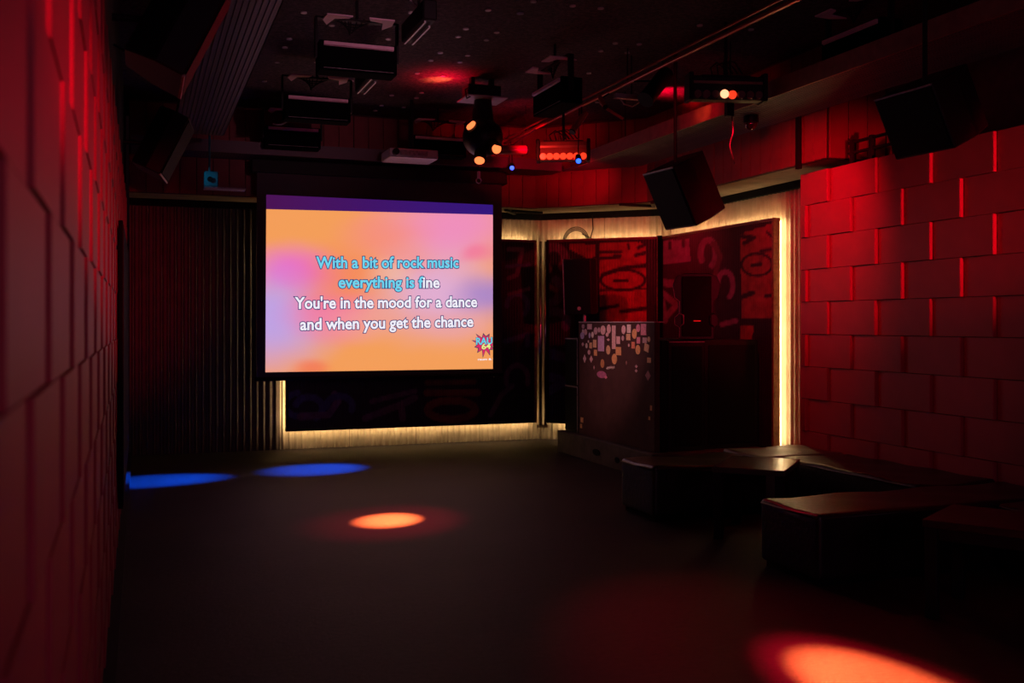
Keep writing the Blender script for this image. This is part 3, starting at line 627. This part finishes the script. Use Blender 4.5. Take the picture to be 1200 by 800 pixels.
# small blue pin spots
for (px, py, y, lab, d) in ((600, 197, 10.95, 'tiny glowing blue spot lamp just right of the round moving lamp', (-0.3, -0.8, -0.5)), (678, 189, 9.0, 'tiny glowing blue spot lamp under the red LED bar', (-0.3, -0.8, -0.6))):
    c = on_y(px, py, y); d = Vector(d).normalized(); e = empty('pin_spot', c); tag(e, lab, 'stage light', 'blue pin spots')
    link('housing', b_cyl(c-d*0.10, c-d*0.01, 0.03, 0.036, 16), M_PLAST, e); link('lens', b_cyl(c-d*0.012, c, 0.026, 0.024, 16), M_LENS_BLUE, e)
    link('stem', b_cyl(c-d*0.05, (c-d*0.05)+Vector((0, 0, 0.12)), 0.006, seg=8), M_BLACK, e)
    link('stem', b_cyl((c-d*0.05)+Vector((0, 0, 0.12)), Vector((4.0, (c-d*0.05).y, 3.583)), 0.006, seg=8), M_BLACK, e)

# track spot cans
def can(p, q, r, label, m=M_PLAST, stem=True):
    p = Vector(p); q = Vector(q); e = empty('spot_can', p); tag(e, label, 'spotlight', 'cylindrical spotlights on the ceiling rail')
    link('can', b_cyl(p, q, r, r, 20), m, e, smooth=False); d = (q-p).normalized()
    link('rim', b_cyl(q, q+d*0.012, r*1.08, r*1.08, 20), M_BLACK, e)
    if stem: mid = p.lerp(q, 0.3); link('stem', b_cyl(mid, (4.0, mid.y, 3.583), 0.008, seg=8), M_BLACK, e)
    return e
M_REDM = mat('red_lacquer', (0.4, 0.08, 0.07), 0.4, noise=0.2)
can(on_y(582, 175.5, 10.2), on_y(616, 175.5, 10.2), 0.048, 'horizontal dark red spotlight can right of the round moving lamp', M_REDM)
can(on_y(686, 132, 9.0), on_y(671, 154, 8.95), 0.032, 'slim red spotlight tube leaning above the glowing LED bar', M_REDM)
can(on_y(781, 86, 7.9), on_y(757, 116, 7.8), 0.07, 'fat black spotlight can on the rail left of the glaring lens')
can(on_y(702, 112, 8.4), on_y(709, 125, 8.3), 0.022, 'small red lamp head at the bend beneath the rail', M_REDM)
c = on_y(711, 125, 8.35)
tag(link('bent_tube', b_tube([on_y(706, 114, 8.4), on_y(704, 121, 8.4), on_y(712, 128, 8.4), on_y(730, 139, 8.4)], 0.014, 8), M_REDM, origin=c, smooth=True), 'bent red metal tube hanging below the ceiling rail', 'tube')
e = empty('wire_loop', on_y(740, 115, 8.2)); tag(e, 'pale looped wires on a small plate beside the bent red tube', 'wires')
link('plate', b_box(e.location.x-0.16, e.location.x+0.10, 8.18, 8.24, e.location.z-0.01, e.location.z+0.03), M_STEEL, e)
link('wire', b_tube([on_y(727, 116, 8.15), on_y(731, 122, 8.15), on_y(741, 125, 8.15), on_y(749, 120, 8.15), on_y(750, 110, 8.15), on_y(744, 108, 8.15)], 0.007, 6), M_STEEL, e, smooth=True)
link('hanger_rod', b_cyl((e.location.x, 8.2, e.location.z), (e.location.x, 8.2, CEIL), 0.006, seg=8), M_BLACK, e)

# dome camera and trussy bits on the right tray
c = on_y(880, 133, 7.6)
e = empty('dome_camera', c); tag(e, 'small glossy dome camera under the right perforated tray', 'camera')
bm = bmesh.new(); bmesh.ops.create_uvsphere(bm, u_segments=20, v_segments=12, radius=0.055); bmesh.ops.translate(bm, vec=Vector((c.x, c.y, 3.235)), verts=bm.verts)
link('dome', bm, mat('dark_glass', (0.03, 0.02, 0.02), 0.06, spec=0.9, noise=0.1), e, smooth=True); link('dome_mount', b_cyl((c.x, c.y, 3.24), (c.x, c.y, 3.298), 0.065, seg=20), M_PLAST, e)
c = on_y(853, 127, 7.15)
e = empty('tray_bracket', c); tag(e, 'dark bracket fixed to the tray side beneath the glaring lens', 'bracket')
link('bracket', b_box(c.x-0.035, c.x+0.03, 7.10, 7.15, c.z-0.07, c.z+0.09, 0.004, 1), M_BLACK, e); link('bracket_arm', b_box(c.x-0.01, 4.7215, 7.11, 7.14, 3.30, 3.32), M_BLACK, e)
link('cable', b_tube([(c.x+0.02, 7.12, c.z-0.07), (c.x+0.03, 7.12, c.z-0.2), (c.x+0.0, 7.13, c.z-0.3), (c.x+0.05, 7.13, c.z-0.45)], 0.006, 6), mat('red_cable', (0.10, 0.02, 0.025), 0.5), e, smooth=True)

# pale projector-like box and the teal box
c = on_y(484, 188, 10.6)
e = empty('ceiling_projector', c); tag(e, 'pale lilac flat projector box hanging above the screen', 'projector')
link('body', b_box(c.x-0.29, c.x+0.24, 10.45, 10.85, c.z, c.z+0.10, 0.015, 2), M_STEEL, e); link('side_panel', b_box(c.x-0.18, c.x+0.12, 10.435, 10.45, c.z+0.03, c.z+0.08), M_PALE, e)
link('lens', b_cyl((c.x-0.23, 10.40, c.z+0.055), (c.x-0.23, 10.46, c.z+0.055), 0.035, seg=18), M_BLACK, e)
link('bracket', b_cyl((c.x, 10.65, c.z+0.1), (c.x, 10.65, CEIL), 0.018, seg=10), M_BLACK, e)
c = on_y(248, 211, 10.3)
e = empty('hanging_fixture', c); tag(e, 'small teal lit fixture hanging left of the screen top', 'stage light')
link('body', b_box(c.x-0.07, c.x+0.06, 10.25, 10.37, c.z-0.07, c.z+0.08, 0.008, 1), M_TEAL, e); link('pole', b_cyl((c.x-0.02, 10.3, c.z+0.08), (c.x-0.02, 10.3, CEIL), 0.010, seg=8), M_TEAL, e)
link('clamp', b_cyl((c.x-0.02, 10.24, c.z), (c.x-0.02, 10.22, c.z), 0.025, seg=12), M_BLACK, e)
link('bottom_plate', b_box(c.x-0.07, c.x+0.32, 10.22, 10.42, c.z-0.085, c.z-0.072), M_PALE, e)
spot('teal_glow', (c.x-0.35, 9.9, c.z+0.10), tuple(c), 30, (0.0, 0.6, 1.0), 2.2, 1, 0.02)
c = on_y(561, 208, 11.0)
e = empty('ring_hook', c); tag(e, 'small purple lit ring hook hanging over the screen top right of centre', 'hook')
bm = bmesh.new(); b_cyl((c.x, 11.0, c.z-0.01), (c.x, 11.0, c.z+0.07), 0.02, seg=12, bm=bm); link('shank', bm, M_STEEL, e)
link('ring', b_tube([(c.x+0.03*math.cos(t*math.pi/8), 11.0, c.z-0.035+0.03*math.sin(t*math.pi/8)) for t in range(17)], 0.007, 6), M_STEEL, e, smooth=True)
link('hanger_rod', b_cyl((c.x, 11.0, c.z+0.06), (c.x, 11.0, CEIL), 0.006, seg=8), M_BLACK, e)

# ------------------------------------------------------------------ hanging loudspeakers
def box_speaker(loc, rot, w_, d_, h_, label, edge='top', hang=True, grp='black loudspeakers hanging under the ceiling'):
    """local: front faces -y; loc = centre; wedge cabinet narrower at the back"""
    e = empty('loudspeaker', loc, tuple(R(a) for a in rot)); tag(e, label, 'loudspeaker', grp)
    W, D, H = w_/2, d_/2, h_/2
    poly = [(-W, -D), (W, -D), (W*0.98, 0), (W*0.62, D), (-W*0.62, D), (-W*0.98, 0)]
    bm = b_prism(poly, -H, H, None, 'z'); bmesh.ops.bevel(bm, geom=bm.edges[:], offset=0.008, segments=1, affect='EDGES')
    link('cabinet', bm, M_PLAST, e, local=True)
    link('grille', b_box(-W*0.94, W*0.94, -D-0.008, -D+0.002, -H*0.94, H*0.94, 0.004, 1), M_GRILLE, e, local=True)
    if 'top' in edge: link('pale_highlight', b_box(-W*0.97, W*0.97, -D-0.006, -D+0.006, H-0.008, H+0.003), M_PALE, e, local=True)  # pale strips paint in the light caught by the front edges
    if 'bottom' in edge: link('pale_highlight', b_box(-W*0.97, W*0.97, -D-0.006, -D+0.006, -H-0.003, -H+0.008), M_PALE, e, local=True)
    if 'left' in edge: link('pale_highlight', b_box(-W-0.003, -W+0.006, -D-0.006, -D+0.006, -H, H), M_PALE, e, local=True)
    if 'right' in edge: link('pale_highlight', b_box(W-0.006, W+0.003, -D-0.006, -D+0.006, -H, H), M_PALE, e, local=True)
    if hang:
        mi = basis(e); top = mi @ Vector((0, 0, H)); 
        link('hanger_rod', b_cyl(top-Vector((0, 0, 0.05)), (top.x, top.y, CEIL), 0.016, seg=10), M_BLACK, e)
    return e
def speaker_by_edge(mid, which, yaw, tilt, w_, d_, h_, label, edge, wall=None):
    rot = Euler((R(tilt), 0, R(yaw))).to_matrix(); off = rot @ Vector((0, -d_/2, h_/2 if which == 'top' else -h_/2))
    e = box_speaker(tuple(Vector(mid)-off), (tilt, 0, yaw), w_, d_, h_, label, edge, hang=wall is None)
    if wall is not None:
        c = Vector(e.location); link('wall_bracket', b_cyl((c.x, c.y, c.z), (wall, c.y, c.z), 0.018, seg=10), M_BLACK, e)
    return e
speaker_by_edge((4.31, 8.03, 2.85), 'top', -86, 26, 0.50, 0.42, 0.56, 'black loudspeaker tilted down in front of the slanted graffiti panel', 'top')
speaker_by_edge((4.47, 5.13, 2.94), 'top', -88, 26, 0.50, 0.42, 0.42, 'big black loudspeaker with red gleaming edge above the right tile wall', 'top')
speaker_by_edge((0.186, 5.23, 2.65), 'bottom', 90, 26, 0.52, 0.29, 0.56, 'black loudspeaker hanging by the left wall, nearest the camera', 'bottom', XL)
speaker_by_edge((0.17, 8.60, 2.65), 'bottom', 83, 26, 0.52, 0.25, 0.50, 'farther black loudspeaker hanging by the left wall above the dark sheets', 'bottom', XL)

# stuff on the ledge above the tile wall
e = empty('metal_rack', (5.8, 6.9, TILE_TOP)); tag(e, 'low dark metal rack standing on the ledge above the right tile wall', 'rack')
for z in (2.93, 3.02): link('rail', b_box(5.66, 5.69, 6.3, 7.15, z, z+0.02), M_BLACK, e)
for y in (6.32, 6.58, 6.86, 7.1): link('post', b_box(5.655, 5.695, y-0.02, y+0.02, TILE_TOP-0.005, 3.05), M_BLACK, e)

# ------------------------------------------------------------------ DJ corner
e = empty('stage_plinth', (5.2, 9.8, 0)); tag(e, 'low dark stage plinth under the sticker covered booth', 'platform')
link('deck', b_box(4.56, 5.85, 8.6, 10.93, 0.0, 0.25, 0.006, 1), M_PLINTH, e)
link('hand_hole', b_prism(arc(9.85, 0.12, 0.09, 0.035, 0, 360, 18)[:-1], 4.553, 4.559, None, 'x'), M_MATTE, e)
link('hand_hole', b_prism(arc(9.35, 0.10, 0.05, 0.03, 0, 360, 18)[:-1], 4.553, 4.559, None, 'x'), M_MATTE, e)
booth = empty('dj_booth', (4.68, 9.6, 0.25)); tag(booth, 'tall booth front board covered with round and square stickers', 'DJ booth')
link('front_board', b_box(4.64, 4.70, 8.70, 10.50, 0.251, 1.50, 0.004, 1), M_BOOTH, booth)
link('top_edge', b_box(4.635, 4.75, 8.70, 10.50, 1.501, 1.512), M_PALE, booth)
link('side_board', b_box(4.71, 4.78, 8.70, 8.74, 0.251, 1.33), M_MATTE, booth)
def cab(x0, x1, y0, y1, z0, z1, label, name='equipment_cabinet', line=True):
    e = empty(name, ((x0+x1)/2, (y0+y1)/2, z0)); tag(e, label, 'cabinet', 'black equipment cabinets around the booth')
    link('body', b_box(x0, x1, y0, y1, z0, z1, 0.006, 1), M_BLACK, e)
    if line: link('edge_strip', b_box(x0+0.01, x1-0.01, y0-0.006, y0-0.001, z1-0.012, z1-0.002), M_PALE, e); link('edge_strip', b_box(x1-0.012, x1-0.004, y0-0.006, y0-0.001, z0+0.01, z1-0.014), M_PLAST, e)  # pale top strip is a painted highlight on the cabinet edge
    link('door', b_box(x0+0.04, x1-0.04, y0-0.012, y0-0.001, z0+0.05, z1-0.05, 0.003, 1), M_MATTE, e)
    return e
cab(4.80, 5.21, 8.72, 10.4, 0.251, 1.32, 'black cabinet with pale top edge directly right of the sticker board')
cab(5.225, 5.84, 8.76, 10.2, 0.251, 1.33, 'widest black cabinet standing between the booth and the bright LED strip', line=False)
def sub(z0, z1, label):
    e = empty('bass_speaker', (4.9, 10.7, z0)); tag(e, label, 'loudspeaker', 'stacked bass speakers left of the booth')
    link('cabinet', b_box(4.64, 5.2, 10.515, 10.88, z0, z1-0.004, 0.008, 1), M_PLAST, e)
    link('grille', b_box(4.628, 4.638, 10.53, 10.865, z0+0.02, z1-0.03, 0.003, 1), M_GRILLE, e)
    link('edge_strip', b_box(4.630, 4.638, 10.52, 10.875, z1-0.018, z1-0.008), M_PALE, e)  # pale strips here are highlights painted onto the edges
    link('edge_strip', b_box(4.63, 4.638, 10.52, 10.528, z0+0.01, z1-0.02), M_PALE, e)
sub(0.251, 0.785, 'lower of the two stacked bass speakers left of the sticker board')
sub(0.787, 1.33, 'upper of the two stacked bass speakers left of the sticker board')

# stickers, traced spots on the board (crop pixels of the board, 7.27 per photo pixel)
def stk(cx, cy, w_, h_, shape, col, rot=0):
    px, py = 670+cx/7.273, 370+cy/7.273
    p = on_x(px, py, 4.638); W = on_x(px+w_/14.55, py, 4.638); W0 = on_x(px-w_/14.55, py, 4.638); H = on_x(px, py-h_/14.55, 4.638); H0 = on_x(px, py+h_/14.55, 4.638)
    hy = abs(W.y-W0.y)/2; hz = abs(H.z-H0.z)/2; pts = []
    if shape == 'o': pts = [(hy*math.cos(2*math.pi*i/16), hz*math.sin(2*math.pi*i/16)) for i in range(16)]
    elif shape == 'd': pts = [(hy, 0), (0, hz), (-hy, 0), (0, -hz)]
    else: pts = [(hy, hz), (-hy, hz), (-hy, -hz), (hy, -hz)]
    cr_, sr = math.cos(R(rot)), math.sin(R(rot)); pts = [(p.y+a*cr_-b*sr, p.z+a*sr+b*cr_) for a, b in pts]
    bm = b_prism(pts, 4.636+random.uniform(0, 0.001), 4.6395, None, 'x'); key = tuple(round(c, 2) for c in col)
    if key not in SM: SM[key] = mat('sticker_print', tuple(min(0.95, 1.25*q) for q in col), 0.5, noise=0.25, nscale=60)
    link('sticker', bm, SM[key], booth)
SM = {}
P1 = (0.62, 0.42, 0.46); P2 = (0.45, 0.30, 0.36); O1 = (0.62, 0.34, 0.14); O2 = (0.60, 0.40, 0.22); V1 = (0.42, 0.36, 0.62); PKK = (0.65, 0.22, 0.36); W1 = (0.72, 0.6, 0.6)
for s in ((98, 90, 24, 38, 'o', P2), (152, 92, 38, 46, 'r', P1), (90, 168, 32, 60, 'o', V1), (118, 138, 26, 52, 'o', P1), (96, 130, 14, 30, 'r', W1), (204, 128, 32, 62, 'o', P2), (232, 120, 18, 44, 'o', P2), (266, 122, 42, 80, 'o', P1),
          (152, 166, 16, 48, 'o', V1), (177, 162, 20, 52, 'o', W1), (316, 112, 34, 78, 'o', P1), (302, 160, 24, 36, 'o', P1), (358, 182, 30, 200, 'r', P1), (250, 236, 52, 130, 'r', (0.45, 0.30, 0.55)), (196, 236, 28, 66, 'r', O2), (94, 242, 22, 34, 'd', P1),
          (126, 254, 18, 44, 'o', W1), (162, 252, 22, 50, 'r', O2), (142, 218, 10, 20, 'r', W1), (147, 310, 22, 42, 'o', P1), (202, 314, 26, 50, 'r', O1), (311, 290, 34, 80, 'o', O2), (312, 203, 26, 24, 'd', P1), (396, 206, 30, 66, 'r', P1), (398, 300, 46, 70, 'r', O1),
          (364, 368, 44, 90, 'o', O1), (262, 406, 32, 74, 'o', (0.45, 0.22, 0.09)), (110, 364, 26, 74, 'd', P1), (166, 368, 28, 60, 'd', P1), (442, 118, 34, 76, 'o', P1), (487, 110, 30, 72, 'r', W1), (482, 180, 34, 54, 'r', O2), (435, 190, 22, 44, 'o', P2), (535, 152, 42, 86, 'o', O1),
          (566, 104, 34, 68, 'o', PKK), (612, 116, 46, 96, 'r', PKK), (610, 100, 24, 50, 'r', O2), (568, 208, 28, 56, 'r', PKK), (524, 250, 28, 56, 'r', (0.60, 0.20, 0.12)), (487, 250, 12, 26, 'o', P1), (564, 288, 40, 82, 'o', O1), (622, 208, 36, 46, 'r', P2), (657, 200, 24, 46, 'o', O2),
          (638, 272, 38, 66, 'r', O2, 12), (660, 378, 32, 44, 'r', O1), (254, 500, 80, 60, 'o', (0.40, 0.12, 0.28)), (290, 522, 26, 30, 'd', PKK), (550, 430, 22, 30, 'd', P2), (550, 468, 24, 28, 'd', P2), (650, 508, 46, 90, 'd', (0.30, 0.10, 0.16)), (650, 508, 26, 50, 'd', (0.02, 0.015, 0.02)), (466, 400, 14, 40, 'd', (0.25, 0.12, 0.12)),
          (190, 440, 10, 36, 'd', P2)):
    stk(*s)
for (px, py, w_, h_) in ((682, 492, 3, 6), (681, 499, 2, 5), (763, 478, 2, 6), (761, 490, 2, 4)):
    stk((px-670)*7.27, (py-370)*7.27, w_*7.27, h_*7.27, 'r', O1)
# small script sticker
bmx = bmesh.new()
pt = [on_x(711+0.55*i, 431+1.6*math.sin(i*1.9)-0.05*i, 4.636) for i in range(18)]
link('script_sticker', b_tube(pt, 0.005, 5), SM[tuple(round(c, 2) for c in W1)], booth, smooth=True)

# loudspeaker on a pole behind the booth
cx_, cy_ = 4.83, 10.80
azi = math.degrees(math.atan2(-4.83+0, 10.80)) 
ps = box_speaker((cx_, cy_, 1.925), (4, 0, -24-24), 0.345, 0.34, 0.64, 'black loudspeaker on a short pole above the stacked bass speakers', 'left', hang=False, grp='loudspeakers standing in the DJ corner')
link('logo_badge', b_cyl((0.02, -0.182, -0.25), (0.02, -0.176, -0.25), 0.024, seg=6), M_STEEL, ps, local=True)
link('pole', b_cyl((cx_+0.02, cy_, 1.332), (cx_+0.02, cy_, 1.65), 0.018, seg=12), M_STEEL, ps)

# angular loudspeaker with notched handles on the cabinet
sp_ = empty('loudspeaker', (5.27, 9.0, 1.333), (0, 0, R(-28))); tag(sp_, 'angular loudspeaker with notched side handles on the black cabinet', 'loudspeaker', 'loudspeakers standing in the DJ corner')
pf = [(-0.17, 0.0), (-0.17, 0.12), (-0.215, 0.15), (-0.215, 0.22), (-0.17, 0.26), (-0.17, 0.38), (-0.215, 0.42), (-0.235, 0.55), (-0.20, 0.63), (-0.12, 0.66)]
pf = pf+[(-x, z) for x, z in reversed(pf)]
bm = b_prism(pf, -0.14, 0.05, None, 'y'); bmesh.ops.bevel(bm, geom=bm.edges[:], offset=0.006, segments=1, affect='EDGES'); link('cabinet', bm, M_PLAST, sp_, local=True)
link('back_shell', b_prism([(x*0.72, z*0.94+0.02) for x, z in pf], 0.045, 0.2, None, 'y'), M_PLAST, sp_, local=True)
link('grille', b_box(-0.145, 0.145, -0.152, -0.141, 0.03, 0.63, 0.01, 2), M_GRILLE, sp_, local=True)
for s in (-1, 1):  # left handle and line get a pale colour as painted side light
    tag(link('handle', b_tube([(s*0.165, -0.145, 0.26), (s*0.13, -0.160, 0.24), (s*0.13, -0.160, 0.16), (s*0.165, -0.145, 0.13)], 0.007, 8), M_PALE if s < 0 else M_PLAST, sp_, local=True, smooth=True), 'pale side handle' if s < 0 else None)
    link('edge_line', b_tube([(s*0.235, -0.13, 0.55), (s*0.215, -0.142, 0.42), (s*0.17, -0.142, 0.38), (s*0.17, -0.142, 0.26), (s*0.215, -0.142, 0.22), (s*0.215, -0.142, 0.15), (s*0.17, -0.142, 0.12), (s*0.17, -0.142, 0.02)], 0.003, 6), M_PALE if s < 0 else M_PLAST, sp_, local=True)
link('status_light', b_box(-0.03, 0.04, -0.156, -0.150, 0.18, 0.19), mat('red_status', (0.5, 0.02, 0.01), 0.4, emit=(1, 0.01, 0.01), estr=0.35), sp_, local=True)

# cable coil above the slanted panel
e = empty('cable_coil', on_y(675, 275, 11.6)); tag(e, 'black cable coil hooked over the top edge of the slanted graffiti panel', 'cable coil')
bm = bmesh.new(); pd = Vector((1.05, -0.91, 0)).normalized(); pc = Vector((5.11, 11.72, 2.52))+Vector((0.655, 0.756, 0))*0.095
for k in range(3):
    rr = 0.145+0.013*k; b_tube([pc+pd*(rr*math.cos(t*math.pi/16))+Vector((0, 0, -0.01+0.006*k+rr*1.1*math.sin(t*math.pi/16))) for t in range(17)], 0.0065, 7, bm)
link('coil', bm, M_CABLE, e, smooth=True)
link('loose_end', b_tube([on_y(694, 252, 11.6), on_y(695, 268, 11.6), on_y(692, 279, 11.6), on_y(697, 281, 11.6), on_y(682, 274, 11.6)], 0.007, 6), M_CABLE, e, smooth=True)

# ------------------------------------------------------------------ seating
def bench(x0, x1, y0, y1, h, label, ml=None):
    ml = ml or M_LEATH
    e = empty('bench', ((x0+x1)/2, (y0+y1)/2, 0)); tag(e, label, 'bench', 'black upholstered benches')
    link('base', b_box(x0+0.03, x1-0.03, y0+0.03, y1-0.03, 0, h-0.10), M_MATTE, e)
    bm = b_box(x0, x1, y0, y1, 0.035, h, 0.035, 4)
    bmesh.ops.subdivide_edges(bm, edges=[q for q in bm.edges if q.calc_length() > 0.3], cuts=10, use_grid_fill=True)
    for v in bm.verts:
        if v.co.z > h-0.03:
            v.co.z += 0.010*math.sin(v.co.x*9+v.co.y*5)*math.sin(v.co.y*7+1) - 0.006
    link('seat_pad', bm, ml, e, smooth=True)
    link('piping', b_tube([(x0+0.02, y0-0.002, h-0.03), (x1-0.02, y0-0.002, h-0.03)], 0.006, 8), M_LEATH, e, smooth=True)
    link('piping', b_tube([(x0-0.002, y0+0.02, h-0.03), (x0-0.002, y1-0.02, h-0.03)], 0.006, 8), M_LEATH, e, smooth=True)
    return e
bench(3.62, 4.62, 6.80, 7.36, 0.42, 'black bench farthest from the camera, its end in front of the booth plinth')
bench(3.60, 5.54, 4.80, 5.38, 0.42, 'long black bench standing out from the red tile wall, warm gleam on its end')
bench(4.86, 5.54, 5.42, 6.98, 0.42, 'black wall bench between the two benches that stand out from the wall')
bench(4.86, 5.54, 3.0, 4.76, 0.42, 'black wall bench nearest the camera at the right edge')
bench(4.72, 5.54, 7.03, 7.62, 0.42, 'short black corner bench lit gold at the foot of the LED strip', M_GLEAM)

def low_table(c0, u, v, lu, lv, h, label, top_mat, name='low_table'):
    """corner c0, unit directions u and v"""
    c0 = Vector(c0); u = Vector(u).normalized(); v = Vector(v).normalized(); ctr = c0+u*lu/2+v*lv/2
    e = empty(name, (ctr.x, ctr.y, 0), (0, 0, math.atan2(u.y, u.x))); tag(e, label, 'table', 'low black tables by the benches')
    a, b = lu/2, lv/2
    link('table_top', b_box(-a, a, -b, b, h-0.04, h, 0.006, 2), top_mat, e, local=True)
    for sx in (-1, 1):
        for sy in (-1, 1): link('leg', b_box(sx*(a-0.04)-0.03, sx*(a-0.04)+0.03, sy*(b-0.04)-0.03, sy*(b-0.04)+0.03, 0, h-0.041, 0.004, 1), M_BLACK, e, local=True)
    for sy in (-1, 1): link('apron', b_box(-a+0.075, a-0.075, sy*(b-0.03)-0.01, sy*(b-0.03)+0.01, h-0.10, h-0.041), M_BLACK, e, local=True)
    return e
low_table((3.98+0.15, 3.74-0.25), (-0.52, 0.85), (0.85, 0.52), 0.76, 0.56, 0.50, 'low black table at the right edge in front of the nearest benches', M_LEATH)  # dark top colour keeps this table dim beside the gold one
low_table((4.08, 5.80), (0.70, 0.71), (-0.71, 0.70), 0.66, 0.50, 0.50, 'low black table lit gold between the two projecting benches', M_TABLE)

# a few loose cables in the air
for k, (p, q, dr, lab) in enumerate(((on_y(133, 52, 6.0), on_y(180, 66, 6.0), 0.02, 'thin wire between the left wall and the nearest hanging loudspeaker'), (on_y(320, 30, 8.5), on_y(370, 27, 8.5), 0.03, 'thin wire under the ceiling left of the nearest box light'),
                                     (on_y(480, 0, 7.0), on_y(500, 16, 7.0), 0.0, 'thin slanted wire above the slanted bars at the top of the picture'), (on_y(320, 145, 9.8), on_y(355, 118, 9.6), 0.08, 'thin sagging wire between the middle and the farthest left box light'))):
    tag(link('cable', b_tube(sag(p, q, dr), 0.006, 6), M_PALE if k else M_CABLE, origin=p, smooth=True), lab, 'cable', 'loose cables under the ceiling')
